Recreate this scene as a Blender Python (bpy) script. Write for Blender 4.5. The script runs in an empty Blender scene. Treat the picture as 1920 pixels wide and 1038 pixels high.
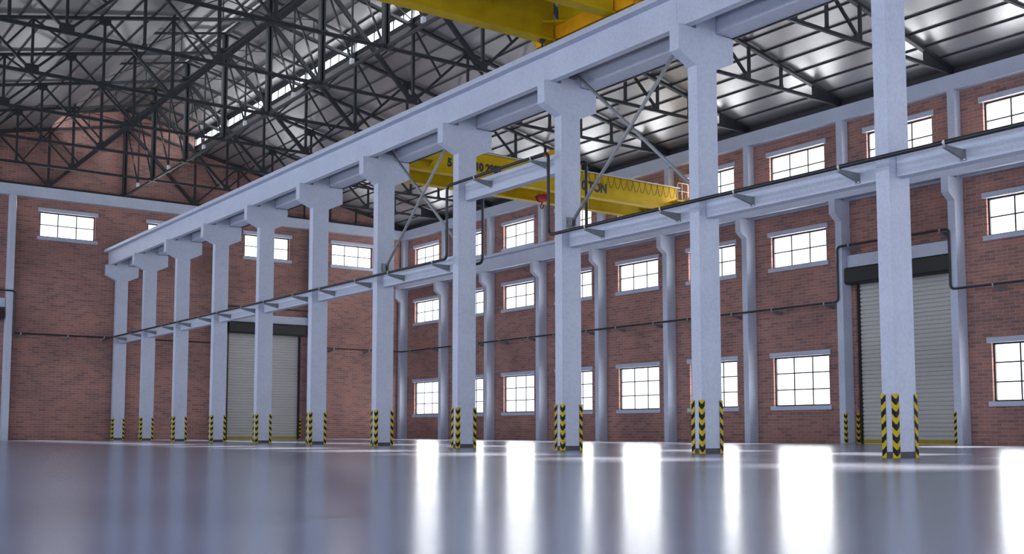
import bpy, bmesh, math, random
from mathutils import Vector, Matrix
random.seed(7)
SC = bpy.context.scene
COL = SC.collection

# ------------------------------------------------------------------ measurements (metres)
D = 75.077                      # Y of the column by the far wall
BAY = 6.0
XC = 21.9                       # ridge line and colonnade
XR, XL = 44.22, -0.42           # inner faces of the side walls
YB, YF = 75.33, -9.3            # inner faces of the end walls
CX0, CX1 = 21.51, 22.29         # colonnade shaft
WY = 0.18                       # half depth of columns and pilasters
XP = 43.542                     # front of the wall pilasters
RT = 12.60                      # underside of girder flange
def cy(i): return D - BAY * i

# ------------------------------------------------------------------ materials
def mat(name):
    m = bpy.data.materials.new(name); m.use_nodes = True
    nt = m.node_tree; b = nt.nodes['Principled BSDF']
    return m, nt, b
def N(nt, t, **kw):
    n = nt.nodes.new(t)
    for k, v in kw.items(): setattr(n, k, v)
    return n
def ramp(nt, fac, stops):
    r = N(nt, 'ShaderNodeValToRGB')
    e = r.color_ramp.elements
    e[0].position, e[0].color = stops[0][0], (*stops[0][1], 1)
    e[1].position, e[1].color = stops[-1][0], (*stops[-1][1], 1)
    for p, c in stops[1:-1]:
        x = e.new(p); x.color = (*c, 1)
    nt.links.new(fac, r.inputs[0]); return r.outputs[0]
def noise(nt, vec, scale, detail=4, rough=.55):
    n = N(nt, 'ShaderNodeTexNoise'); n.inputs['Scale'].default_value = scale
    n.inputs['Detail'].default_value = detail; n.inputs['Roughness'].default_value = rough
    nt.links.new(vec, n.inputs['Vector']); return n.outputs['Fac']
def mixc(nt, fac, a, b, mode='MIX'):
    m = N(nt, 'ShaderNodeMix', data_type='RGBA', blend_type=mode)
    for s, v in ((m.inputs['Factor'], fac), (m.inputs['A'], a), (m.inputs['B'], b)):
        if hasattr(v, 'links') or isinstance(v, bpy.types.NodeSocket): nt.links.new(v, s)
        elif isinstance(v, (int, float)): s.default_value = v
        else: s.default_value = (*v, 1)
    return m.outputs['Result']
def pos(nt): return N(nt, 'ShaderNodeNewGeometry').outputs['Position']
def bump(nt, b, h, strength, dist=.02):
    n = N(nt, 'ShaderNodeBump'); n.inputs['Strength'].default_value = strength
    n.inputs['Distance'].default_value = dist
    nt.links.new(h, n.inputs['Height']); nt.links.new(n.outputs[0], b.inputs['Normal'])

def plain(name, col, rough=.5, metal=0., var=.12, scale=6.):
    m, nt, b = mat(name)
    f = noise(nt, pos(nt), scale)
    lo = tuple(c * (1 - var) for c in col); hi = tuple(min(1, c * (1 + var)) for c in col)
    nt.links.new(ramp(nt, f, [(.3, lo), (.7, hi)]), b.inputs['Base Color'])
    b.inputs['Roughness'].default_value = rough; b.inputs['Metallic'].default_value = metal
    return m

def brick(name, axis):
    m, nt, b = mat(name)
    p = pos(nt); s = N(nt, 'ShaderNodeSeparateXYZ'); nt.links.new(p, s.inputs[0])
    c = N(nt, 'ShaderNodeCombineXYZ')
    nt.links.new(s.outputs[axis], c.inputs[0]); nt.links.new(s.outputs[2], c.inputs[1])
    t = N(nt, 'ShaderNodeTexBrick'); nt.links.new(c.outputs[0], t.inputs['Vector'])
    t.inputs['Scale'].default_value = 1; t.inputs['Brick Width'].default_value = .52
    t.inputs['Row Height'].default_value = .155; t.inputs['Mortar Size'].default_value = .0105
    t.inputs['Mortar Smooth'].default_value = .35; t.inputs['Bias'].default_value = -.1
    t.inputs['Color1'].default_value = (.385, .178, .135, 1); t.inputs['Color2'].default_value = (.26, .14, .118, 1)
    t.inputs['Mortar'].default_value = (.36, .335, .355, 1)
    # second brick grid with a different tone, so single bricks stand out
    t2 = N(nt, 'ShaderNodeTexBrick'); nt.links.new(c.outputs[0], t2.inputs['Vector'])
    for k in ('Scale', 'Brick Width', 'Row Height', 'Mortar Size', 'Mortar Smooth'):
        t2.inputs[k].default_value = t.inputs[k].default_value
    t2.inputs['Bias'].default_value = -.55
    t2.inputs['Color1'].default_value = (1, 1, 1, 1); t2.inputs['Color2'].default_value = (.68, .70, .78, 1)
    t2.inputs['Mortar'].default_value = (1, 1, 1, 1)
    t2.offset = .5; t.offset = .5
    c1 = mixc(nt, 1., t.outputs['Color'], t2.outputs['Color'], 'MULTIPLY')
    f = noise(nt, c.outputs[0], .45, 5)
    g = ramp(nt, f, [(.25, (.72, .74, .78)), (.75, (1.18, 1.12, 1.08))])
    c2 = mixc(nt, 1., c1, g, 'MULTIPLY')
    f2 = noise(nt, c.outputs[0], 14, 3)
    g2 = ramp(nt, f2, [(.25, (.82, .82, .82)), (.8, (1.12, 1.12, 1.12))])
    nt.links.new(mixc(nt, 1., c2, g2, 'MULTIPLY'), b.inputs['Base Color'])
    b.inputs['Roughness'].default_value = .85
    inv = N(nt, 'ShaderNodeMath', operation='SUBTRACT'); inv.inputs[0].default_value = 1
    nt.links.new(t.outputs['Fac'], inv.inputs[1]); bump(nt, b, inv.outputs[0], .5, .012)
    return m

def concrete(name, col):
    m, nt, b = mat(name)
    p = pos(nt)
    f = noise(nt, p, 14, 8, .7); g = noise(nt, p, .8, 4)
    a = ramp(nt, f, [(.32, tuple(c * .88 for c in col)), (.5, col), (.68, tuple(min(1, c * 1.09) for c in col))])
    h = ramp(nt, g, [(.25, (.92, .92, .93)), (.75, (1.05, 1.05, 1.04))])
    nt.links.new(mixc(nt, 1., a, h, 'MULTIPLY'), b.inputs['Base Color'])
    b.inputs['Roughness'].default_value = .62
    bump(nt, b, f, .12, .01)
    return m

def floor_mat():
    m, nt, b = mat('polished_concrete')
    p = pos(nt)
    mp = N(nt, 'ShaderNodeMapping'); mp.inputs['Rotation'].default_value = (0, 0, .63)
    mp.inputs['Scale'].default_value = (1.0, 1.0, 1); nt.links.new(p, mp.inputs[0])
    f = noise(nt, mp.outputs[0], .55, 8, .62); g = noise(nt, mp.outputs[0], 4.5, 6, .65)
    base = ramp(nt, f, [(.28, (.105, .125, .19)), (.5, (.135, .158, .235)), (.72, (.165, .188, .268))])
    h = ramp(nt, g, [(.3, (.86, .86, .88)), (.7, (1.08, 1.08, 1.08))])
    c = mixc(nt, 1., base, h, 'MULTIPLY')
    # hairline cracks and old stains
    v = N(nt, 'ShaderNodeTexVoronoi', feature='DISTANCE_TO_EDGE'); v.inputs['Scale'].default_value = .42
    w = N(nt, 'ShaderNodeMix', data_type='VECTOR'); w.inputs['Factor'].default_value = .12
    nn = N(nt, 'ShaderNodeTexNoise'); nn.inputs['Scale'].default_value = 1.6; nn.inputs['Detail'].default_value = 5
    nt.links.new(p, nn.inputs['Vector'])
    nt.links.new(p, w.inputs['A']); nt.links.new(nn.outputs['Color'], w.inputs['B'])
    nt.links.new(w.outputs['Result'], v.inputs['Vector'])
    ck = ramp(nt, v.outputs['Distance'], [(.0, (.55, .52, .52)), (.012, (1, 1, 1))])
    msk = ramp(nt, noise(nt, p, .35, 2), [(.5, (0, 0, 0)), (.62, (1, 1, 1))])
    ck2 = mixc(nt, msk, (1, 1, 1), ck)
    nt.links.new(mixc(nt, 1., c, ck2, 'MULTIPLY'), b.inputs['Base Color'])
    r = N(nt, 'ShaderNodeMapRange'); nt.links.new(f, r.inputs[0])
    r.inputs[1].default_value = .3; r.inputs[2].default_value = .7
    r.inputs[3].default_value = .195; r.inputs[4].default_value = .215
    nt.links.new(r.outputs[0], b.inputs['Roughness'])
    b.inputs['IOR'].default_value = 1.4
    return m

def hazard_mat():
    # slanted black and yellow bars, pointing down at the corner edge (object coordinates)
    m, nt, b = mat('hazard_stripes')
    o = N(nt, 'ShaderNodeTexCoord').outputs['Object']
    s = N(nt, 'ShaderNodeSeparateXYZ'); nt.links.new(o, s.inputs[0])
    ax = N(nt, 'ShaderNodeMath', operation='ABSOLUTE'); nt.links.new(s.outputs[0], ax.inputs[0])
    ay = N(nt, 'ShaderNodeMath', operation='ABSOLUTE'); nt.links.new(s.outputs[1], ay.inputs[0])
    mx = N(nt, 'ShaderNodeMath', operation='MAXIMUM'); nt.links.new(ax.outputs[0], mx.inputs[0]); nt.links.new(ay.outputs[0], mx.inputs[1])
    k = N(nt, 'ShaderNodeMath', operation='SUBTRACT'); nt.links.new(s.outputs[2], k.inputs[0]); nt.links.new(mx.outputs[0], k.inputs[1])
    d = N(nt, 'ShaderNodeMath', operation='MULTIPLY_ADD'); nt.links.new(k.outputs[0], d.inputs[0]); d.inputs[1].default_value = 1 / .288; d.inputs[2].default_value = 10.42
    fr = N(nt, 'ShaderNodeMath', operation='FRACT'); nt.links.new(d.outputs[0], fr.inputs[0])
    gt = N(nt, 'ShaderNodeMath', operation='GREATER_THAN'); nt.links.new(fr.outputs[0], gt.inputs[0]); gt.inputs[1].default_value = .5
    nt.links.new(mixc(nt, gt.outputs[0], (.55, .40, .015), (.012, .012, .014)), b.inputs['Base Color'])
    b.inputs['Roughness'].default_value = .6; b.inputs['Specular IOR Level'].default_value = .15
    return m

def yellow_paint(name, col):
    m, nt, b = mat(name)
    p = pos(nt)
    f = noise(nt, p, 1.6, 6, .6); g = noise(nt, p, 9, 8, .75)
    a = ramp(nt, f, [(.3, tuple(c * .82 for c in col)), (.7, tuple(c * 1.08 for c in col))])
    chip = ramp(nt, g, [(.24, (.10, .075, .04)), (.29, (1, 1, 1))])
    nt.links.new(mixc(nt, 1., a, chip, 'MULTIPLY'), b.inputs['Base Color'])
    b.inputs['Roughness'].default_value = .55; b.inputs['Specular IOR Level'].default_value = .12
    return m

def glow(name, col, strength):  # emission added to see-through panes, standing in for bright sky outside
    m = bpy.data.materials.new(name); m.use_nodes = True
    nt = m.node_tree; nt.nodes.clear()
    e = N(nt, 'ShaderNodeEmission'); e.inputs[0].default_value = (*col, 1); e.inputs[1].default_value = strength
    t = N(nt, 'ShaderNodeBsdfTransparent'); a = N(nt, 'ShaderNodeAddShader'); o = N(nt, 'ShaderNodeOutputMaterial')
    nt.links.new(e.outputs[0], a.inputs[0]); nt.links.new(t.outputs[0], a.inputs[1]); nt.links.new(a.outputs[0], o.inputs[0])
    return m

def slats_mat():
    m, nt, b = mat('roller_slats')
    f = noise(nt, pos(nt), 40, 6, .85)
    nt.links.new(ramp(nt, f, [(.36, (.30, .295, .28)), (.62, (.62, .61, .58))]), b.inputs['Base Color'])
    b.inputs['Roughness'].default_value = .6
    return m

def roof_mat():
    m, nt, b = mat('roof_sheet')
    f = noise(nt, pos(nt), .35, 4); g = noise(nt, pos(nt), 26, 4)
    a = ramp(nt, f, [(.3, (.33, .325, .325)), (.7, (.42, .415, .41))])
    h = ramp(nt, g, [(.3, (.9, .9, .9)), (.7, (1.08, 1.08, 1.08))])
    nt.links.new(mixc(nt, 1., a, h, 'MULTIPLY'), b.inputs['Base Color'])
    b.inputs['Roughness'].default_value = .34; b.inputs['Metallic'].default_value = .65
    return m

M = dict(
    brick_side=brick('brick_side_wall', 1), brick_end=brick('brick_end_wall', 0),
    conc=concrete('painted_concrete', (.47, .51, .62)), floor=floor_mat(), roof=roof_mat(),
    steel=plain('dark_truss_steel', (.020, .023, .028), .5, .2), purlin=plain('dark_purlin_steel', (.028, .029, .034), .5, .2),
    frame=plain('window_frame_paint', (.014, .015, .018), .6), black=plain('black_housing', (.008, .008, .008), .6),
    pipe=plain('dark_pipe', (.016, .017, .020), .42, .2), galv=plain('grey_bracket_steel', (.22, .24, .25), .55, .2),
    clamp=plain('pale_clamp_steel', (.55, .55, .53), .5, .2), rod=plain('grey_brace_paint', (.25, .26, .27), .5, .1),
    plinth=plain('dark_plinth', (.055, .058, .065), .7), haz=hazard_mat(), slat=slats_mat(),
    yellow=yellow_paint('crane_yellow', (.50, .335, .005)), orange=yellow_paint('crane_orange', (.70, .33, .008)),
    red=plain('hook_red', (.32, .012, .012), .4), hook=plain('hook_dark_red', (.17, .012, .012), .4),
    cable=plain('cable_black', (.03, .022, .01), .6), rail=plain('rail_steel', (.03, .03, .033), .5, .4),
    white=plain('white_box', (.62, .64, .68), .5), handrail=plain('pale_handrail', (.42, .44, .46), .5),
    letter=plain('black_lettering', (.012, .012, .012), .6), gold=yellow_paint('yellow_threshold', (.42, .30, .015)),
    pane_r=glow('pane_right', (.93, .96, 1.0), 1.1), pane_b=glow('pane_end', (.93, .96, 1.0), 1.1),
    pane_l=glow('pane_left', (.72, .83, 1.0), 1.1), pane_c=glow('pane_roof', (.84, .92, 1.0), 1.1),
)

# ------------------------------------------------------------------ geometry helpers
def add_box(bm, x0, x1, y0, y1, z0, z1):
    v = [bm.verts.new((x, y, z)) for z in (z0, z1) for y in (y0, y1) for x in (x0, x1)]
    for f in ((0, 2, 3, 1), (4, 5, 7, 6), (0, 1, 5, 4), (2, 6, 7, 3), (0, 4, 6, 2), (1, 3, 7, 5)):
        bm.faces.new([v[i] for i in f])
def add_prism(bm, pts, axis, a, b):
    """polygon pts extruded along axis ('x','y','z') from a to b"""
    def P(p, t): return {'y': (p[0], t, p[1]), 'x': (t, p[0], p[1]), 'z': (p[0], p[1], t)}[axis]
    lo = [bm.verts.new(P(p, a)) for p in pts]; hi = [bm.verts.new(P(p, b)) for p in pts]
    n = len(pts); bm.faces.new(lo); bm.faces.new(hi[::-1])
    for i in range(n): bm.faces.new((lo[i], hi[i], hi[(i + 1) % n], lo[(i + 1) % n]))
def add_bar(bm, p, q, w, h, up=(0, 1, 0)):
    """rectangular bar from p to q; h along 'up', w across"""
    p, q = Vector(p), Vector(q); d = (q - p).normalized(); u = Vector(up); u = (u - d * u.dot(d)).normalized(); s = d.cross(u)
    r = []
    for c in (p, q):
        r.append([bm.verts.new(c + s * (a * w / 2) + u * (b * h / 2)) for a, b in ((-1, -1), (1, -1), (1, 1), (-1, 1))])
    bm.faces.new(r[0]); bm.faces.new(r[1][::-1])
    for i in range(4): bm.faces.new((r[0][i], r[1][i], r[1][(i + 1) % 4], r[0][(i + 1) % 4]))
def add_tube(bm, pts, r, seg=10, cap=True):
    pts = [Vector(p) for p in pts]; rings = []; n = len(pts); prev = None
    for i, p in enumerate(pts):
        t = ((pts[min(i + 1, n - 1)] - p).normalized() + (p - pts[max(i - 1, 0)]).normalized()).normalized()
        if prev is None:
            u = t.orthogonal().normalized()
        else:
            u = prev - t * prev.dot(t); u.normalize()
        prev = u; w = t.cross(u)
        rings.append([bm.verts.new(p + (u * math.cos(a) + w * math.sin(a)) * r) for a in (2 * math.pi * k / seg for k in range(seg))])
    for a, b in zip(rings, rings[1:]):
        for k in range(seg): bm.faces.new((a[k], a[(k + 1) % seg], b[(k + 1) % seg], b[k]))
    if cap: bm.faces.new(rings[0][::-1]); bm.faces.new(rings[-1])
def bend(pts, r=.2, n=6):
    """polyline with rounded corners"""
    out = [Vector(pts[0])]
    for i in range(1, len(pts) - 1):
        p = Vector(pts[i]); a = (Vector(pts[i - 1]) - p); b = (Vector(pts[i + 1]) - p)
        a, b = a.normalized(), b.normalized()
        for k in range(n + 1):
            t = k / n
            out.append((p + a * r) * (1 - t) ** 2 + p * 2 * t * (1 - t) + (p + b * r) * t * t)
    out.append(Vector(pts[-1])); return out
def mesh(name, bm, material, bevel=0.):
    bmesh.ops.recalc_face_normals(bm, faces=bm.faces)
    if bevel: bmesh.ops.bevel(bm, geom=[e for e in bm.edges], offset=bevel, segments=1, affect='EDGES', clamp_overlap=True)
    me = bpy.data.meshes.new(name); bm.to_mesh(me); bm.free(); me.materials.append(material)
    return me
def link(name, me, parent=None, loc=(0, 0, 0), label=None):
    o = bpy.data.objects.new(name, me); COL.objects.link(o); o.location = loc
    if parent is not None: o.parent = parent
    if label: o['label'] = label
    return o
def part(name, build, material, parent=None, loc=(0, 0, 0), smooth=False, label=None, bevel=0.):
    bm = bmesh.new(); build(bm); me = mesh(name, bm, material, bevel)
    if smooth:
        for p in me.polygons: p.use_smooth = True
    return link(name, me, parent, loc, label)
def tag(o, label, cat, group=None, kind=None):
    o['label'] = label; o['category'] = cat
    if group: o['group'] = group
    if kind: o['kind'] = kind
    return o
def thing(name, label, cat, loc=(0, 0, 0), group=None, kind=None):
    o = bpy.data.objects.new(name, None); COL.objects.link(o); o.location = loc; o.empty_display_size = .3
    return tag(o, label, cat, group, kind)
def dup(root, loc, label, rotz=None):
    r = root.copy(); COL.objects.link(r); r.location = loc; r['label'] = label
    if rotz is not None: r.rotation_euler = (0, 0, rotz)
    for ch in list(root.children):
        c = ch.copy(); COL.objects.link(c); c.parent = r
        for g in list(ch.children):
            d = g.copy(); COL.objects.link(d); d.parent = c
    return r
def rename(root, name): root.name = name; return root
ORD = ['first', 'second', 'third', 'fourth', 'fifth', 'sixth', 'seventh', 'eighth', 'ninth', 'tenth', 'eleventh', 'twelfth', 'thirteenth', 'fourteenth', 'fifteenth', 'sixteenth', 'seventeenth', 'eighteenth', 'nineteenth', 'twentieth']

# ------------------------------------------------------------------ setting: floor, walls, roof
def box_obj(name, x0, x1, y0, y1, z0, z1, m, label, cat):
    return tag(part(name, lambda bm: add_box(bm, x0, x1, y0, y1, z0, z1), M[m]), label, cat, kind='structure')
tag(part('floor', lambda bm: add_box(bm, XL - .5, XR + .5, YF - .5, YB + .5, -.3, 0), M['floor']),
    'polished blue-grey concrete floor of the empty hall', 'floor', kind='structure')

WIN_ROWS = {'lower': (1.85, 4.36, 3), 'middle': (9.0, 10.65, 2), 'upper': (13.25, 14.9, 2)}
HW = 1.75                                                     # half width of a window opening
def wall_with_holes(bm, axis, a0, a1, z0, z1, t0, t1, holes):
    """wall along an axis with rectangular holes; pieces between breakpoints"""
    As = sorted({a0, a1} | {h[0] for h in holes} | {h[1] for h in holes})
    Zs = sorted({z0, z1} | {h[2] for h in holes} | {h[3] for h in holes})
    for u, v in zip(As, As[1:]):
        run = None
        for p, q in zip(Zs, Zs[1:]):
            c, d = (u + v) / 2, (p + q) / 2
            solid = not any(h[0] < c < h[1] and h[2] < d < h[3] for h in holes)
            if solid:
                run = (run[0], q) if run else (p, q)
            if (not solid or q == Zs[-1]) and run:
                if axis == 'y': add_box(bm, t0, t1, u, v, *run)
                else: add_box(bm, u, v, t0, t1, *run)
                run = None
EAVE = 16.84
DOOR_BAY = 7
side_bays = [k for k in range(14)]
holes_r = []
for k in side_bays:
    c = cy(k) - 3
    for r, (z0, z1, n) in WIN_ROWS.items():
        if k == DOOR_BAY and r != 'upper': continue
        holes_r.append((c - HW, c + HW, z0, z1))
DR = (27.45, 32.69)
holes_r.append((DR[0], DR[1], 0, 7.95))
part('wall_right', lambda bm: wall_with_holes(bm, 'y', YF - .5, YB + .45, 0, EAVE, XR, XR + .45, holes_r), M['brick_side'])
tag(bpy.data.objects['wall_right'], 'red brick side wall with three rows of windows behind the columns', 'wall', kind='structure')
holes_l = [(cy(k) - 3 - HW, cy(k) - 3 + HW, z0, z1) for k in side_bays for z0, z1, n in WIN_ROWS.values()]
tag(part('wall_left', lambda bm: wall_with_holes(bm, 'y', YF - .5, YB + .45, 0, EAVE, XL - .45, XL, holes_l), M['brick_side']),
    'brick side wall beside the camera with three rows of windows', 'wall', kind='structure')
BP = 7.03
back_c = [XC + BP * (k + .5) for k in range(-3, 3)]
holes_b = [(c - HW, c + HW, 13.25, 14.9) for c in back_c]
DBK = (29.55, 35.25); DBL = (XC * 2 - 35.25, XC * 2 - 29.55)
holes_b += [(DBK[0], DBK[1], 0, 7.95), (DBL[0], DBL[1], 0, 7.95)]
def end_wall(bm, y0, y1, holes):
    wall_with_holes(bm, 'x', XL, XR, 0, 16.6, y0, y1, holes)
    add_prism(bm, [(XL, 16.6), (XR, 16.6), (XR, EAVE - .02), (XC + 4.95, 20.52), (XC + 4.95, 21.6), (XC, 22.66), (XC - 4.95, 21.6), (XC - 4.95, 20.52), (XL, EAVE - .02)], 'y', y0, y1)
tag(part('wall_back', lambda bm: end_wall(bm, YB, YB + .45, holes_b), M['brick_end']),
    'far red brick gable wall with one row of high windows', 'wall', kind='structure')
holes_f = [(c - HW, c + HW, z0, z1) for c in back_c for z0, z1, n in WIN_ROWS.values()]
tag(part('wall_front', lambda bm: end_wall(bm, YF - .45, YF, holes_f), M['brick_end']),
    'brick gable wall behind the camera', 'wall', kind='structure')

SL = .2145
def chord(u): return 21.4 - SL * abs(u)                      # centre line of the truss top chords
def roof_piece(x0, z0, x1, z1):
    return lambda bm: add_prism(bm, [(x0, z0), (x1, z1), (x1, z1 + .12), (x0, z0 + .12)], 'y', YF - .45, YB + .45)
RO = .145
tag(part('ceiling_right', roof_piece(XC + 4.95, chord(4.95) + RO, XR + .45, chord(22.77) + RO), M['roof']),
    'grey metal roof slope over the window wall', 'roof', kind='structure')
tag(part('ceiling_left', roof_piece(XL - .45, chord(22.77) + RO, XC - 4.95, chord(4.95) + RO), M['roof']),
    'grey metal roof slope on the left of the ridge', 'roof', kind='structure')
MZ0, MZ1 = 22.5 + .15, 21.45 + .15
tag(part('ceiling_monitor', lambda bm: (roof_piece(XC, MZ0, XC + 5.4, MZ1 - .107)(bm), roof_piece(XC - 5.4, MZ1 - .107, XC, MZ0)(bm)), M['roof']),
    'raised ridge roof above the strip windows', 'roof', kind='structure')

# ------------------------------------------------------------------ windows
WCOUNT = [0]
def window(face, c, row, label, pane, detail=True):
    """face: 'r' right wall, 'l' left wall, 'b' far wall, 'f' wall behind the camera"""
    z0, z1, nz = WIN_ROWS[row]
    WCOUNT[0] += 1
    loc = {'r': (XR, c, z0), 'l': (XL, c, z0), 'b': (c, YB, z0), 'f': (c, YF, z0)}[face]
    rot = {'r': 0, 'l': math.pi, 'b': math.pi / 2, 'f': -math.pi / 2}[face]
    key = (row, pane, detail)
    if key in WCACHE:
        w = dup(WCACHE[key], loc, label, rot); w.name = 'window_%d' % WCOUNT[0]; return w
    w = thing('window_%d' % WCOUNT[0], label, 'window', loc, kind='structure'); w.rotation_euler = (0, 0, rot)
    h = z1 - z0
    def fr(bm):
        t0, t1 = .20, .28
        for a, b in ((-HW, -HW + .07), (HW - .07, HW)): add_box(bm, .14, t1, a, b, 0, h)
        for a, b in ((0, .07), (h - .07, h)): add_box(bm, .16, t1, -HW + .07, HW - .07, a, b)
        for k in (1, 2):
            y = -HW + 2 * HW * k / 3; add_box(bm, t0 + .01, t1 - .01, y - .032, y + .032, .07, h - .07)
        for k in range(1, nz):
            z = h * k / nz; add_box(bm, t0 + .012, t1 - .012, -HW + .07, HW - .07, z - .03, z + .03)
    part('window_frame', fr, M['frame'], w)
    part('glass', lambda bm: add_box(bm, .238, .244, -HW + .06, HW - .06, .06, h - .06), M[pane], w)
    if detail:
        part('lintel', lambda bm: add_box(bm, -.10, .19, -1.91, 1.91, h, h + .235), M['conc'], w)
        part('sill', lambda bm: add_box(bm, -.10, .19, -1.91, 1.91, -.21, 0), M['conc'], w)
    WCACHE[key] = w
    return w
WCACHE = {}
rowtxt = {'lower': 'nine-pane window in the lowest row', 'middle': 'six-pane window in the middle row', 'upper': 'six-pane window in the top row'}
for row in ('lower', 'middle', 'upper'):
    for k in side_bays:
        if k == DOOR_BAY and row != 'upper': continue
        if k > 9: lab = '%s of the window wall, %s bay from the far corner, beyond the photo edge' % (rowtxt[row], ORD[k])
        elif k == DOOR_BAY: lab = '%s high above the roller door' % rowtxt[row]
        else: lab = '%s of the window wall, %s bay from the far corner' % (rowtxt[row], ORD[k])
        window('r', cy(k) - 3, row, lab, 'pane_r')
bl = ['in the far wall at its left end', 'in the far wall beyond the left roller door', 'in the far wall between the left pilaster and the column row',
      'in the far wall just behind the crane girder slope', 'in the far wall above the roller door', 'in the far wall at the corner with the window wall']
for c, t in zip(back_c, bl): window('b', c, 'upper', 'white six-pane window high ' + t, 'pane_b')
for row in ('lower', 'middle', 'upper'):
    for k in side_bays: window('l', cy(k) - 3, row, '%s of the wall beside the camera, %s bay from the far corner' % (rowtxt[row], ORD[k]), 'pane_l', False)
    for k, c in enumerate(back_c): window('f', c, row, '%s of the wall behind the camera, %s from its left' % (rowtxt[row], ORD[k]), 'pane_l', False)

# daylight entering through each window: one lamp outside every opening, facing in
def daylight(name, size_x, size_y, loc, rot, radiance, col):
    l = bpy.data.lights.new(name, 'AREA'); l.shape = 'RECTANGLE'; l.size = size_x; l.size_y = size_y
    l.energy = radiance * math.pi * size_x * size_y; l.color = col
    o = bpy.data.objects.new(name, l); COL.objects.link(o); o.location = loc; o.rotation_euler = rot
E_RR = {'lower': 6.5, 'middle': 8.5, 'upper': 11.0}
E_B, E_L, E_F, E_C = 4.0, 11.8, 11.0, 25.0
C_W, C_B = (.93, .96, 1.0), (.74, .84, 1.0)
for row, (z0, z1, n) in WIN_ROWS.items():
    for k in side_bays:
        if not (k == DOOR_BAY and row != 'upper'):
            daylight('daylight', z1 - z0, 2 * HW, (XR + .29, cy(k) - 3, (z0 + z1) / 2), (0, math.pi / 2, 0), E_RR[row], C_W)
        daylight('daylight', z1 - z0, 2 * HW, (XL - .40, cy(k) - 3, (z0 + z1) / 2), (0, -math.pi / 2, 0), E_L, C_B)
    for c in back_c:
        if row == 'upper': daylight('daylight', 2 * HW, z1 - z0, (c, YB + .40, (z0 + z1) / 2), (-math.pi / 2, 0, 0), E_B, C_W)
        daylight('daylight', 2 * HW, z1 - z0, (c, YF - .40, (z0 + z1) / 2), (math.pi / 2, 0, 0), E_F, C_B)
for k in range(14):
    for sx in (1, -1):
        daylight('daylight', .44, 6, (XC + sx * 5.2, cy(k) - 3, 20.99), (0, sx * math.pi / 2, 0), E_C, C_W)

# strip windows under the raised ridge roof, one per bay and side
ckey = {}
for side, sx, txt in (('right', 1, 'right'), ('left', -1, 'left')):
    for k in range(14):
        WCOUNT[0] += 1
        lab = 'strip of six small roof panes under the ridge roof, %s slope, %s bay from the far gable' % (txt, ORD[k])
        loc = (XC + sx * 4.95, cy(k) - 3, 20.2)
        if side in ckey:
            w = dup(ckey[side], loc, lab); w.name = 'window_%d' % WCOUNT[0]; continue
        w = thing('window_%d' % WCOUNT[0], lab, 'roof window', loc, kind='structure')
        def fr(bm):
            for j in range(7):
                y = -3 + j; hw = .05 if j in (0, 6) else .035
                add_box(bm, -.04, .04, max(y - hw, -3), min(y + hw, 3), .56, 1.06)
            add_box(bm, -.05, .05, -3, 3, .52, .57); add_box(bm, -.05, .05, -3, 3, 1.01, 1.06)
        part('window_frame', fr, M['steel'], w)
        part('upstand', lambda bm: add_box(bm, -.03, .05, -3, 3, .33, .52), M['purlin'], w)
        part('header', lambda bm: add_box(bm, -.05, .05, -3, 3, 1.06, 1.43), M['purlin'], w)
        part('glass', lambda bm: add_box(bm, .005, .011, -3, 3, .57, 1.01), M['pane_c'], w)
        ckey[side] = w

# ------------------------------------------------------------------ trims: cornices and eaves plates
box_obj('trim_1', 43.78, XR - .002, YF, YB - .002, 15.70, 16.39, 'conc', 'pale concrete cornice band under the eaves of the window wall', 'cornice')
box_obj('trim_2', XL + .002, 43.775, 74.9, YB - .002, 15.72, 16.42, 'conc', 'pale concrete cornice band across the far brick wall', 'cornice')
box_obj('trim_3', 43.95, XR - .002, YF, 74.85, 16.395, 16.66, 'purlin', 'dark steel eaves plate on top of the window wall cornice', 'eaves plate')
box_obj('trim_4', 44.05, XR - .001, YF, YB - .003, 11.73, 12.7, 'conc', 'concrete band on the window wall behind the crane girder', 'wall band')

# ------------------------------------------------------------------ corner guards
def guard(parent, x, y, sx, sy, h=1.44, w=.105, z=0., name='corner_guard'):
    """angle strip whose legs run from the corner (x,y) along sx*X and sy*Y; origin on the corner edge"""
    t = .012
    def b(bm):
        ox, oy = -sx * t, -sy * t
        p = [(ox, oy), (sx * w, oy), (sx * w, -sy * .001), (-sx * .001, -sy * .001), (-sx * .001, sy * w), (ox, sy * w)]
        add_prism(bm, p, 'z', 0, h)
    return part(name, b, M['haz'], parent, (x, y, z))

# ------------------------------------------------------------------ colonnade
cap = [(CX0, 0), (CX1, 0), (CX1, 10.68), (22.98, 11.0), (22.98, 11.715), (CX1, 11.715), (CX1, 12.57), (CX0, 12.57), (CX0, 11.715), (20.82, 11.715), (20.82, 11.0), (CX0, 10.68)]
col0 = None
for i in range(12):
    lab = {0: 'pale concrete column standing against the far brick wall', 10: 'nearest pale concrete column in front of the roller door', 11: 'pale concrete column just beyond the right photo edge'}.get(
        i, 'pale concrete crane column, %s from the far wall' % ORD[i])
    loc = (XC, cy(i), 0)
    if col0 is None:
        c = thing('concrete_column', lab, 'column', loc, 'columns of the central row', 'thing')
        part('shaft', lambda bm: add_prism(bm, [(x - XC, z) for x, z in cap], 'y', -WY, WY), M['conc'], c, bevel=.006)
        part('plinth', lambda bm: add_box(bm, -.394, .394, -WY - .004, WY + .004, 0.001, .135), M['plinth'], c)
        for sx, sy in ((1, 1), (1, -1), (-1, -1), (-1, 1)):
            guard(c, -sx * .396, -sy * (WY + .006), sx, sy)
        col0 = c
    else: dup(col0, loc, lab)

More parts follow.
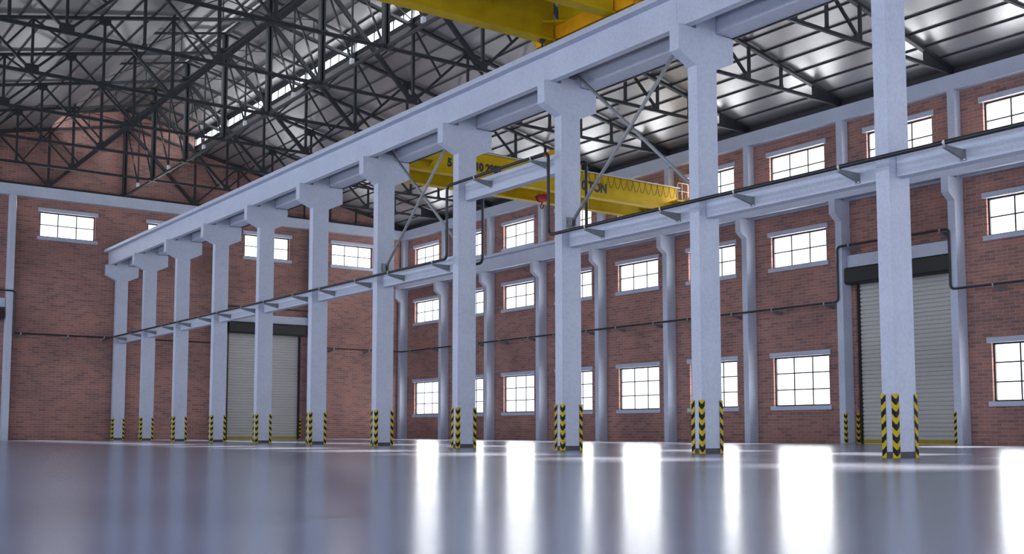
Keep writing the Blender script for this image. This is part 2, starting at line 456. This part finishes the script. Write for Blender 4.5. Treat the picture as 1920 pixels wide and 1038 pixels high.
# crane girders: three segments each side (joints at the fourth and tenth column)
segs = [(57.28, 75.31), (21.18, 57.275), (-3.0, 21.175)]
segt = ['far segment of the', 'middle segment of the', 'near segment of the']
for (y0, y1), t in zip(segs, segt):
    g = thing('crane_girder', t + ' pale T-shaped girder on the left of the column row', 'crane girder', (21.175, (y0 + y1) / 2, 11.72), 'crane girders on the columns', 'thing')
    hl = (y1 - y0) / 2
    part('web', lambda bm: add_box(bm, -.13, .13, -hl, hl, 0, .88), M['conc'], g, bevel=.006)
    part('flange', lambda bm: add_box(bm, -.405, .405, -hl, hl, .865, 1.045), M['conc'], g, bevel=.006)
    part('crane_rail', lambda bm: add_box(bm, -.04, .04, -hl, hl, 1.045, 1.12), M['rail'], g)
    g = thing('crane_girder', t + ' deep box girder behind the column row', 'crane girder', (22.63, (y0 + y1) / 2, 11.74), 'crane girders on the columns', 'thing')
    part('beam', lambda bm: add_prism(bm, [(-.325, .0), (.325, 0), (.325, .9), (.405, .93), (.405, 1.03), (-.32, 1.03), (-.32, .0)][:6], 'y', -hl, hl), M['conc'], g)
    part('edge_strip', lambda bm: add_box(bm, .355, .40, -hl, hl, -.03, .02), M['rail'], g)  # thin dark strip along the girder's lower outer edge
    part('crane_rail', lambda bm: add_box(bm, -.04, .04, -hl, hl, 1.03, 1.1), M['rail'], g)
# girder on the wall pilasters and on the wall by the camera
for x, lab, yy in ((43.36, 'pale T-shaped crane girder along the window wall on pilaster brackets', (-3, 75.31)), (.36, 'pale T-shaped crane girder along the wall beside the camera', (-3, 75.31))):
    g = thing('crane_girder', lab, 'crane girder', (x, 36.1, 11.725), 'crane girders on the walls', 'thing')
    part('web', lambda bm: add_box(bm, -.13, .13, -39.1, 39.2, 0, .88), M['conc'], g)
    part('flange', lambda bm: add_box(bm, -.405, .405, -39.1, 39.2, .865, 1.045), M['conc'], g)
    part('crane_rail', lambda bm: add_box(bm, -.04, .04, -39.1, 39.2, 1.045, 1.12), M['rail'], g)

# tie beams between the columns
for i in range(11):
    z0, z1 = (8.965, 9.6) if i == 7 else (6.435, 7.035)
    lab = 'raised pale tie beam, level with the door head, spanning the door bay' if i == 7 else 'pale concrete tie beam in the %s bay of the column row' % ORD[i]
    y1, y0 = cy(i) - WY - .008, cy(i + 1) + WY + .008
    tag(part('tie_beam', lambda bm: add_box(bm, -.155, .155, -(y1 - y0) / 2, (y1 - y0) / 2, 0, z1 - z0), M['conc'], None, (21.94, (y0 + y1) / 2, z0), bevel=.005),
        lab, 'beam', 'tie beams between the columns', 'thing')

# X braces
for i, lab in ((6, 'grey rod X-brace between the seventh and eighth columns'), (8, 'grey rod X-brace between the ninth and tenth columns'), (3, None)):
    if lab is None: continue
    b = thing('cross_brace', lab, 'brace', (XC, cy(i) - 3, 7.2), 'rod braces of the column row')
    h = 3 - WY
    part('rod', lambda bm: add_tube(bm, [(-.04, h - .12, .06), (-.04, -h + .1, 4.9)], .055, 10), M['rod'], b, smooth=True)
    part('rod', lambda bm: add_tube(bm, [(.09, -h + .1, .06), (.09, h - .12, 4.9)], .055, 10), M['rod'], b, smooth=True)
    for sy, z in ((1, 0), (-1, 4.9), (-1, 0), (1, 4.9)):
        x = -.04 if (sy, z) in ((1, 0), (-1, 4.9)) else .09
        def pl(bm):
            y = sy * h
            add_box(bm, x - .17, x + .17, min(y - sy * .012, y - sy * .002), max(y - sy * .012, y - sy * .002), z - .16, z + .2)
            add_box(bm, x - .1, x - .07, min(y - sy * .18, y - sy * .01), max(y - sy * .18, y - sy * .01), z - .09, z + .13)
            add_box(bm, x + .07, x + .1, min(y - sy * .18, y - sy * .01), max(y - sy * .18, y - sy * .01), z - .09, z + .13)
        part('anchor_plate', pl, M['galv'], b)

# ------------------------------------------------------------------ wall pilasters
pil = [(XR - .003, 0), (XP, 0), (XP, 10.68), (43.085, 11.03), (43.085, 11.715), (43.77, 11.715), (43.77, 15.695), (XR - .003, 15.695)]
p0 = None
for i in range(13):
    lab = {0: 'concrete wall pilaster in the far corner of the window wall', 7: 'concrete wall pilaster left of the big roller door', 8: 'concrete wall pilaster right of the big roller door'}.get(
        i, 'concrete wall pilaster on the window wall, %s from the far corner' % ORD[i])
    loc = (XR, cy(i), 0)
    if p0 is None:
        p = thing('wall_pilaster', lab, 'pilaster', loc, 'pilasters of the window wall', 'thing')
        part('shaft', lambda bm: add_prism(bm, [(x - XR, z) for x, z in pil], 'y', -WY + .003, WY - .003), M['conc'], p, bevel=.005)
        p0 = p
    else: p = dup(p0, loc, lab)
    if i in (7, 8):
        guard(p, XP - XR - .001, -.178 if i == 7 else .178, 1, 1 if i == 7 else -1)
for x, lab in ((14.87, 'concrete pilaster on the far wall left of the column row'), (28.93, 'concrete pilaster left of the far roller door'), (35.93, 'concrete pilaster right of the far roller door')):
    p = thing('wall_pilaster', lab, 'pilaster', (x, YB, 0), 'pilasters of the far wall', 'thing')
    part('shaft', lambda bm: add_box(bm, -.178, .178, -.68, -.003, 0, 15.715), M['conc'], p, bevel=.005)

# ------------------------------------------------------------------ roller doors (local: x = along wall, y = into the room is -y)
def roller_door(name, label, loc, rot, w, box_w, band_w, guards):
    d = thing(name, label, 'roller door', loc, kind='structure'); d.rotation_euler = (0, 0, rot)
    h = w / 2
    def curtain(bm):
        n = 39
        for k in range(n):
            z = .17 + k * .194
            add_prism(bm, [(.235, z + .01), (.186, z + .016), (.176, z + .09), (.186, z + .160), (.235, z + .165), (.25, z + .165), (.25, z + .01)], 'x', -h + .07, h - .07)
        add_box(bm, -h + .07, h - .07, .246, .252, .1, 7.8)
    part('curtain', curtain, M['slat'], d)
    part('bottom_bar', lambda bm: add_box(bm, -h + .07, h - .07, .165, .25, .005, .17), M['gold'], d)
    for s in (-1, 1):
        part('guide_rail', lambda bm: add_box(bm, min(s * (h - .13), s * (h - .02)), max(s * (h - .13), s * (h - .02)), .10, .25, 0, 7.93), M['black'], d)
    part('roller_housing', lambda bm: add_prism(bm, [(-.57, 7.70), (-.50, 7.60), (-.005, 7.60), (-.005, 8.40), (-.50, 8.40), (-.57, 8.33)], 'x', -box_w / 2, box_w / 2), M['black'], d)
    part('door_lintel', lambda bm: add_box(bm, -band_w / 2, band_w / 2, -.32, -.004, 8.44, 9.02), M['conc'], d)
    for s in guards:
        guard(d, s * (h + .001), -.006, s, 1, 1.44, .10)
    return d
roller_door('door_1', 'big roller door with black housing in the window wall', (XR, (DR[0] + DR[1]) / 2, 0), -math.pi / 2, DR[1] - DR[0], 5.58, 5.62, (-1, 1))
roller_door('door_2', 'roller door in the far wall behind the column row', ((DBK[0] + DBK[1]) / 2, YB, 0), 0, DBK[1] - DBK[0], 5.95, 6.6, (1,))
roller_door('door_3', 'roller door in the far wall at the left photo edge', ((DBL[0] + DBL[1]) / 2, YB, 0), 0, DBL[1] - DBL[0], 5.95, 6.5, (1,))

# ------------------------------------------------------------------ pipes and brackets
PZ, PZU, PR = 6.775, 9.435, .052
XA, XB, YP, XW = 21.09, 22.66, 74.585, 43.475
pa = [(XL + .05, YP, PZ), (6.4, YP, PZ), (6.4, YP, 9.47), (15.05 + .1, YP, 9.47), (15.15, YP, PZ), (XA, YP, PZ),
      (XA, cy(7) - .06, PZ), (XA, cy(7) - .06, PZU), (XA, cy(8) - .03, PZU), (XA, cy(8) - .03, PZ), (XA, -3, PZ)]
tag(part('steam_pipe', lambda bm: add_tube(bm, bend(pa, .22), PR, 12), M['pipe'], smooth=True),
    'dark pipe along the front of the column row, rising over the door bay', 'pipe', 'dark wall pipes')
pb = [(XB, -3, PZ), (XB, cy(8) - .03, PZ), (XB, cy(8) - .03, PZU - .05), (XB, cy(7) - .06, PZU - .05), (XB, cy(7) - .06, PZ), (XB, YP, PZ),
      (28.6, YP, PZ), (28.6, YP, 9.47), (36.2, YP, 9.47), (36.2, YP, PZ), (XW, YP, PZ), (XW, cy(7) + .05, PZ), (XW, cy(7) + .05, PZU + .01), (XW, cy(8) + .12, PZU + .01), (XW, cy(8) + .12, PZ), (XW, -3, PZ)]
tag(part('steam_pipe', lambda bm: add_tube(bm, bend(pb, .22), PR, 12), M['pipe'], smooth=True),
    'dark pipe along the far and window walls, rising over both roller doors', 'pipe', 'dark wall pipes')

BRK = {}
def bracket(loc, rot, label, group, L=.70):
    """reaches from the pipe (local -x) to a face at local x=0"""
    if L in BRK: return dup(BRK[L], loc, label, rot)
    b = thing('pipe_bracket', label, 'bracket', loc, group); b.rotation_euler = (0, 0, rot)
    part('arm', lambda bm: add_prism(bm, [(-L - .04, -.005), (-.02, -.0), (-.02, -.215), (-L - .04, -.065)], 'y', -.035, .035), M['galv'], b)
    part('wall_plate', lambda bm: add_box(bm, -.02, .003, -.07, .07, -.25, 0), M['galv'], b)
    part('clamp', lambda bm: add_tube(bm, [(-L, -.03, .055), (-L, .03, .055)], PR + .009, 14, False), M['clamp'], b, smooth=True)
    part('bolt', lambda bm: add_tube(bm, [(-.05, -.05, -.23), (-.02, -.05, -.23)], .02, 8), M['clamp'], b)
    BRK[L] = b; return b
zb = PZ - .055
for i in range(11):
    for f, t in ((.31, 'far'), (.855, 'near')):
        z = PZU - .055 if i == 7 else zb
        lab = 'tapered grey pipe bracket on the %s half of the %s' % (t, 'raised tie beam' if i == 7 else ORD[i] + ' tie beam')
        bracket((21.783, D - 6 * (i + f), z), 0, lab, 'pipe brackets on the tie beams', .693)
for k in range(12):
    for f, t in ((.31, 'far'), (.855, 'near')):
        y = D - 6 * (k + f); z = zb
        if k == 7:
            y = 32.45 if t == 'far' else 27.62; z = PZU + .01 - .055
        lab = 'tapered grey pipe bracket %s on the window wall' % ('over the %s end of the roller door' % t if k == 7 else 'in the %s half of the %s bay' % (t, ORD[k]))
        bracket((XR - .001, y, z), 0, lab, 'pipe brackets on the window wall', XR - XW)
for x, t in ((15.55, 'beside the left pilaster'), (18.42, 'under the middle window'), (20.72, 'next to the column row'), (37.6, 'right of the roller door'), (40.6, 'near the corner with the window wall')):
    bracket((x, YB - .001, zb), math.pi / 2, 'tapered grey pipe bracket on the far wall ' + t, 'pipe brackets on the far wall', YB - YP)

# ------------------------------------------------------------------ roof trusses
def build_truss(label):
    t = thing('roof_truss', label, 'roof truss', (XC, cy(0), 16.52), 'steel roof trusses', 'thing')
    Z = lambda z: z - 16.52
    st = M['steel']
    def bottom(bm):
        add_box(bm, -22.2, 22.2, -.09, .09, -.02, .055); add_box(bm, -22.2, 22.2, -.05, -.025, -.08, -.02); add_box(bm, -22.2, 22.2, .025, .05, -.08, -.02)
    part('bottom_chord', bottom, st, t)
    def C(u): return Z(chord(u))
    for s in (1, -1):
        def top(bm):
            add_bar(bm, (0, 0, C(0)), (s * 22.2, 0, C(22.2)), .14, .20)
        part('top_chord', top, st, t)
        def bar(name, p, q, w=.10, h=.10):
            part(name, lambda bm: add_bar(bm, (s * p[0], 0, Z(p[1])), (s * q[0], 0, Z(q[1])), w, h), st, t)
        for u, w in ((4.9, .13), (8.1, .11), (11.2, .11), (13.35, .12), (15.5, .12), (17.7, .12)):
            bar('post', (u, 16.52), (u, chord(u)), w, w)
        bar('main_diagonal', (.15, 21.25), (4.8, 16.62), .20, .16)
        for p, q in (((8.0, 19.55), (5.0, 16.65)), ((8.2, 19.5), (11.1, 16.65)), ((13.25, 18.45), (11.3, 16.65)), ((13.4, 18.45), (15.4, 16.65))):
            bar('diagonal', p, q, .11, .11)
        for p, q in (((11.2, 18.95), (9.65, 18.08)), ((4.9, 20.3), (6.5, 18.1)), ((4.9, 20.25), (3.04, 18.4)), ((11.2, 18.95), (12.27, 17.57))):
            bar('strut', p, q, .085, .085)
        # monitor frame on top
        bar('monitor_rafter', (0, 22.5), (4.9, 21.46), .11, .14)
        bar('monitor_post', (4.86, chord(4.9)), (4.86, 21.45), .12, .12)
        bar('monitor_post', (2.45, chord(2.45)), (2.45, 21.98), .05, .05)
        bar('monitor_strut', (.2, 21.62), (2.45, 21.95), .045, .045)
        bar('monitor_strut', (2.5, 21.95), (4.85, 20.62), .05, .05)
        def plate(name, pts):
            part(name, lambda bm: add_prism(bm, [(s * x, Z(z)) for x, z in pts], 'y', -.06, .06), st, t)
        for u, a, b in ((4.9, .22, .22), (11.2, .29, .29), (15.4, .22, .12)):
            plate('gusset_plate', [(u - a, 16.44), (u + b, 16.44), (u + b, 16.78), (u + b - .07, 16.86), (u - a + .07, 16.86), (u - a, 16.78)])
        c = chord(8.1)
        plate('gusset_plate', [(7.84, c + .05), (8.38, c - .06), (8.36, c - .28), (8.22, c - .34), (7.98, c - .34), (7.84, c - .26)])
        for u in (13.35, 17.7, 8.1):
            plate('gusset_plate', [(u - .14, 16.5), (u + .14, 16.5), (u + .07, 16.72), (u - .07, 16.72)])
        plate('end_plate', [(19.98, 16.44), (22.2, 16.44), (22.2, chord(22.2)), (19.98, chord(19.98))])
    part('king_post', lambda bm: (add_box(bm, -.13, -.05, -.13, .13, 0, Z(22.5)), add_box(bm, .05, .13, -.13, .13, 0, Z(22.5)), add_box(bm, -.05, .05, -.03, .03, 0, Z(22.5))), st, t)
    part('hub_plate', lambda bm: add_prism(bm, [(-.3, Z(21.05)), (.3, Z(21.05)), (.37, Z(21.3)), (.3, Z(21.6)), (-.3, Z(21.6)), (-.37, Z(21.3))], 'y', -.14, .14), st, t)
    part('base_plate', lambda bm: add_box(bm, -.28, .28, -.11, .11, -.085, .10), st, t)
    return t
t0 = None
for i in range(12):
    lab = {0: 'dark steel roof truss lying against the far gable wall'}.get(i, 'dark steel roof truss, %s from the far gable wall' % ORD[i])
    if t0 is None: t0 = build_truss(lab)
    else: dup(t0, (XC, cy(i), 16.52), lab)

# bracing frames along the ridge, one per bay
r0 = None
for i in range(11):
    lab = 'dark ridge bracing frame with a small white box, %s bay from the far gable' % ORD[i]
    loc = (XC, cy(i) - 3, 16.52)
    if r0 is None:
        r = thing('ridge_bracing', lab, 'bracing', loc, 'ridge bracing frames', 'thing')
        Z = lambda z: z - 16.52
        part('top_beam', lambda bm: (add_box(bm, -.12, .12, -2.83, 2.83, Z(21.44), Z(21.50)), add_box(bm, -.12, .12, -2.83, 2.83, Z(21.28), Z(21.34)), add_box(bm, -.03, .03, -2.83, 2.83, Z(21.34), Z(21.44))), M['steel'], r)
        part('ridge_beam', lambda bm: add_box(bm, -.06, .06, -2.84, 2.84, Z(22.38), Z(22.55)), M['steel'], r)
        part('bottom_beam', lambda bm: add_box(bm, -.06, .06, -2.866, 2.866, -.06, .06), M['steel'], r)
        part('post', lambda bm: add_bar(bm, (0, 0, .2), (0, 0, Z(21.3)), .075, .075), M['steel'], r)
        part('diagonal', lambda bm: add_bar(bm, (0, 2.76, Z(21.2)), (0, .03, .3), .075, .075, (1, 0, 0)), M['steel'], r)
        part('diagonal', lambda bm: add_bar(bm, (0, -.03, Z(21.2)), (0, -2.76, .2), .075, .075, (1, 0, 0)), M['steel'], r)
        part('junction_box', lambda bm: add_box(bm, -.085, .085, -.085, .085, .1, .36), M['white'], r, bevel=.015)
        r0 = r
    else: dup(r0, loc, lab)

# purlins
PP = 1.17
for s, side in ((1, 'right'), (-1, 'left')):
    xs = [22.27 - PP * k for k in range(15)]
    for k, u in enumerate(xs):
        if u < 5.2: continue
        z = chord(u) + .108
        tag(part('roof_purlin', lambda bm: add_box(bm, -.022, .022, -(YB - YF) / 2 + .01, (YB - YF) / 2 - .01, -.03, .03), M['purlin'], None, (XC + s * u, (YB + YF) / 2, z)),
            'long dark roof purlin on the %s slope, %s up from the eaves' % (side, ORD[k]), 'purlin', 'purlins of the %s roof slope' % side)
    for k, u in enumerate((4.3, 3.15, 2.0, .9)):
        z = 22.5 - SL * u + .112
        tag(part('roof_purlin', lambda bm: add_box(bm, -.022, .022, -(YB - YF) / 2 + .01, (YB - YF) / 2 - .01, -.03, .03), M['purlin'], None, (XC + s * u, (YB + YF) / 2, z)),
            'dark purlin under the raised ridge roof, %s side, %s from its eaves' % (side, ORD[k]), 'purlin', 'purlins of the raised roof')

# ------------------------------------------------------------------ overhead cranes
def text_mesh(name, body, size, parent, loc, material, sx=1.):
    cu = bpy.data.curves.new(name, 'FONT'); cu.body = body; cu.size = size; cu.extrude = .004; cu.offset = .034
    cu.align_x = 'LEFT'
    o = bpy.data.objects.new(name, cu); COL.objects.link(o)
    dg = bpy.context.evaluated_depsgraph_get(); me = bpy.data.meshes.new_from_object(o.evaluated_get(dg))
    bpy.data.objects.remove(o); bpy.data.curves.remove(cu)
    me.name = name; me.materials.clear(); me.materials.append(material)
    t = link(name, me, parent, loc); t.rotation_euler = (math.pi / 2, 0, 0); t.scale = (sx, 1, 1)
    return t
def add_girder(bm, L, y0, y1, tp, z0=12.86, z1=14.18):
    add_box(bm, 0, L, y0, y1, z0, z0 + .06)
    add_prism(bm, [(.02, z0 + .06), (L - .02, z0 + .06), (L - .02, z1 - .06), (L - 1.4, z1 - .06), (1.4, z1 - .06), (.02, z1 - tp - .06)], 'y', y0 + .07, y1 - .07)
    add_prism(bm, [(.02, z1 - tp - .06), (1.4, z1 - .06), (L - .02, z1 - .06), (L - .02, z1), (1.38, z1), (.02, z1 - tp)], 'y', y0 + .02, y1 - .02)
def crane(label, x0, x1, yn, yf, ends):
    """bridge crane spanning x0..x1; near girder from yn, far girder from yf (each .43 m deep)"""
    c = thing('bridge_crane', label, 'overhead crane', (x0, yn, 12.845), 'yellow bridge cranes', 'thing')
    o = Vector((-x0, -yn, -12.845)); L = x1 - x0
    def sh(build):
        def b(bm):
            build(bm); bmesh.ops.translate(bm, verts=bm.verts, vec=(0, -yn, -12.845))
        return b
    for y in (yn, yf):
        part('girder', sh(lambda bm: (add_girder(bm, L - .5, y, y + .43, .44 if ends == 'yellow' else 0.), bmesh.ops.translate(bm, verts=bm.verts, vec=(.25, 0, 0)))), M['yellow'], c)
    for x in (.0, L):
        part('end_carriage', sh(lambda bm: (add_box(bm, x - .19, x + .19, yn - .7, yf + 1.1, 12.95, 13.40),
             add_box(bm, x - .15, x + .15, yn - .85, yn - .7, 13.1, 13.5), add_box(bm, x - .15, x + .15, yf + 1.1, yf + 1.25, 13.1, 13.5))), M[ends], c)
        if ends == 'orange': part('end_beam', sh(lambda bm: add_box(bm, x - .13, x + .13, yn + .44, yf - .01, 13.405, 14.1)), M['yellow'], c)
        for y in (yn - .3, yf + .7):
            part('wheel', sh(lambda bm: add_tube(bm, [(x - .06, y, 13.03), (x + .06, y, 13.03)], .18, 16)), M['rail'], c)
    s = 1
    for x, e in ((.19, 1), (L - .19, -1)):
        for y in (yn + .43, yf):
            d = .5 if y == yn + .43 else -.5
            part('corner_bracket', sh(lambda bm: add_prism(bm, [(x, y), (x + e * .55, y), (x, y + d)], 'z', 13.36, 13.42)), M['yellow'], c)
    return c, sh
cr, sh = crane('yellow bridge crane with black lettering spanning behind the columns', 22.63, 43.36, 43.5, 46.07, 'yellow')
X0 = 22.63
text_mesh('lettering', '5', .53, cr, (27.86 - X0, .07 - .006, 13.25 - 12.845), M['letter'], .92)
text_mesh('lettering', '10 2907', .53, cr, (29.45 - X0, .07 - .006, 13.27 - 12.845), M['letter'], .92)
text_mesh('lettering', '10 TON', .66, cr, (35.9 - X0, .07 - .006, 13.21 - 12.845), M['letter'], .88)
part('cable_track', sh(lambda bm: add_box(bm, 7.0, 20.55, 43.34, 43.38, 14.10, 14.15)), M['handrail'], cr)
def festoon(bm):
    x = 35.6 - X0
    pts = []
    while x < 43.2 - X0:
        n = 10
        for k in range(n):
            a = k / n; pts.append((x + .447 * a, 43.36, 14.08 - .60 * (1 - abs(2 * a - 1) ** 2.4)))
        x += .447
    add_tube(bm, pts, .013, 6)
part('festoon_cable', sh(festoon), M['cable'], cr)
def shelf(bm):
    add_box(bm, 25.65 - X0, 26.85 - X0, 43.05, 43.5, 13.27, 13.31)
    for x in (25.75, 26.75): add_prism(bm, [(43.49, 13.27), (43.08, 13.27), (43.49, 13.0)], 'x', x - X0, x + .04 - X0)
part('platform', sh(shelf), M['yellow'], cr)
def hrail(bm):
    y = 42.9
    add_tube(bm, bend([(42.5 - X0, y, 13.35), (42.5 - X0, y, 14.28), (43.9 - X0, y, 14.28)], .15), .02, 8)
    add_tube(bm, [(42.5 - X0, y, 13.82), (43.9 - X0, y, 13.82)], .018, 8)
    add_tube(bm, [(42.85 - X0, y, 13.3), (42.85 - X0, y, 14.28)], .02, 8); add_tube(bm, [(43.6 - X0, y, 13.3), (43.6 - X0, y, 14.28)], .018, 8)
part('handrail', sh(hrail), M['handrail'], cr)
part('walkway', sh(lambda bm: add_box(bm, 42.4 - X0, 43.9 - X0, 42.82, 43.48, 13.22, 13.3)), M['yellow'], cr)
def posts(bm):
    for x, y, z in ((22.5, 43.5, 13.95), (23.45, 43.6, 14.5)): add_prism(bm, [(x - .03 - X0, 13.2), (x + .03 - X0, 13.2), (x + .015 - X0, z), (x - .015 - X0, z)], 'y', y - .02, y + .02)
part('end_post', sh(posts), M['yellow'], cr)
tr = part('trolley', sh(lambda bm: (add_box(bm, 33.6 - X0, 36.2 - X0, 43.6, 46.4, 14.24, 14.5), add_box(bm, 35.55 - X0, 36.15 - X0, 44.2, 46.0, 14.5, 15.55))), M['orange'], cr)
for x in (33.9, 35.9):
    part('wheel', sh(lambda bm: (add_tube(bm, [(x - X0, 43.66, 14.25), (x - X0, 43.76, 14.25)], .07, 12), add_tube(bm, [(x - X0, 46.24, 14.25), (x - X0, 46.34, 14.25)], .07, 12))), M['rail'], tr)
def ropes(bm):
    for x in (34.35, 34.5, 34.75, 34.9): add_tube(bm, [(x - X0, 45.0, 13.0), (x - X0, 45.0, 14.24)], .006, 6)
part('wire_rope', sh(ropes), M['galv'], tr)
def block(bm):
    for y in (44.86, 45.06): add_prism(bm, [(34.3 - X0, 12.78), (34.38 - X0, 12.62), (34.55 - X0, 12.56), (34.85 - X0, 12.60), (35.05 - X0, 12.80), (35.05 - X0, 13.02), (34.7 - X0, 13.0), (34.32 - X0, 12.86)], 'y', y, y + .08)
    add_tube(bm, [(34.52 - X0, 44.95, 12.8), (34.52 - X0, 45.05, 12.8)], .17, 16); add_tube(bm, [(34.84 - X0, 44.95, 12.82), (34.84 - X0, 45.05, 12.82)], .17, 16)
part('hook_block', sh(block), M['red'], tr)
def hook(bm):
    pts = [(34.66, 12.6), (34.66, 12.5), (34.60, 12.43), (34.56, 12.35), (34.58, 12.27), (34.65, 12.23), (34.73, 12.26), (34.77, 12.34), (34.76, 12.43)]
    add_tube(bm, [(x - X0, 45.0, z) for x, z in pts], .035, 8)
part('hook', sh(hook), M['hook'], tr, smooth=True)

c2, sh2 = crane('yellow bridge crane crossing above the camera side of the hall', .36, 21.175, 23.6, 26.45, 'orange')
part('bumper', sh2(lambda bm: (add_tube(bm, [(20.15, 26.6, 12.62), (20.15, 26.6, 12.86)], .03, 10), add_tube(bm, [(20.15, 26.6, 12.78), (20.15, 26.6, 12.86)], .1, 12))), M['rail'], c2)

# ------------------------------------------------------------------ light
W = bpy.data.worlds.new('sky'); SC.world = W; W.use_nodes = True
bg = W.node_tree.nodes['Background']; bg.inputs[0].default_value = (.75, .86, 1, 1); bg.inputs[1].default_value = .5
sun = bpy.data.lights.new('sun', 'SUN'); sun.energy = 45.0; sun.color = (1, .86, .70); sun.angle = math.radians(2.6)
so = bpy.data.objects.new('sun', sun); COL.objects.link(so); so.location = (80, 40, 40)
so.rotation_euler = Vector((-1, -.012, -.5)).to_track_quat('-Z', 'Y').to_euler()

# ------------------------------------------------------------------ camera
cam = bpy.data.cameras.new('camera'); co = bpy.data.objects.new('camera', cam); COL.objects.link(co)
F = 2054.38
cam.sensor_width = 36; cam.sensor_fit = 'HORIZONTAL'; cam.lens = F / 1920 * 36
cam.shift_y = (635.78 - 519) / 1920; cam.clip_end = 500; cam.clip_start = .05
co.location = (0, 0, .6104)
yaw, pitch = .6286, .0831
fw = Vector((math.sin(yaw) * math.cos(pitch), math.cos(yaw) * math.cos(pitch), math.sin(pitch)))
co.rotation_euler = fw.to_track_quat('-Z', 'Y').to_euler()
SC.camera = co
vs = SC.view_settings; vs.view_transform = 'Standard'; vs.look = 'None'; vs.gamma = 1; vs.exposure = 0; vs.use_curve_mapping = False
cy_ = SC.cycles
cy_.use_denoising = True
try: cy_.denoiser = 'OPENIMAGEDENOISE'
except Exception: pass
cy_.sample_clamp_indirect = 6; cy_.max_bounces = 10; cy_.diffuse_bounces = 5; cy_.glossy_bounces = 4; cy_.transparent_max_bounces = 12
cy_.caustics_reflective = False; cy_.caustics_refractive = False
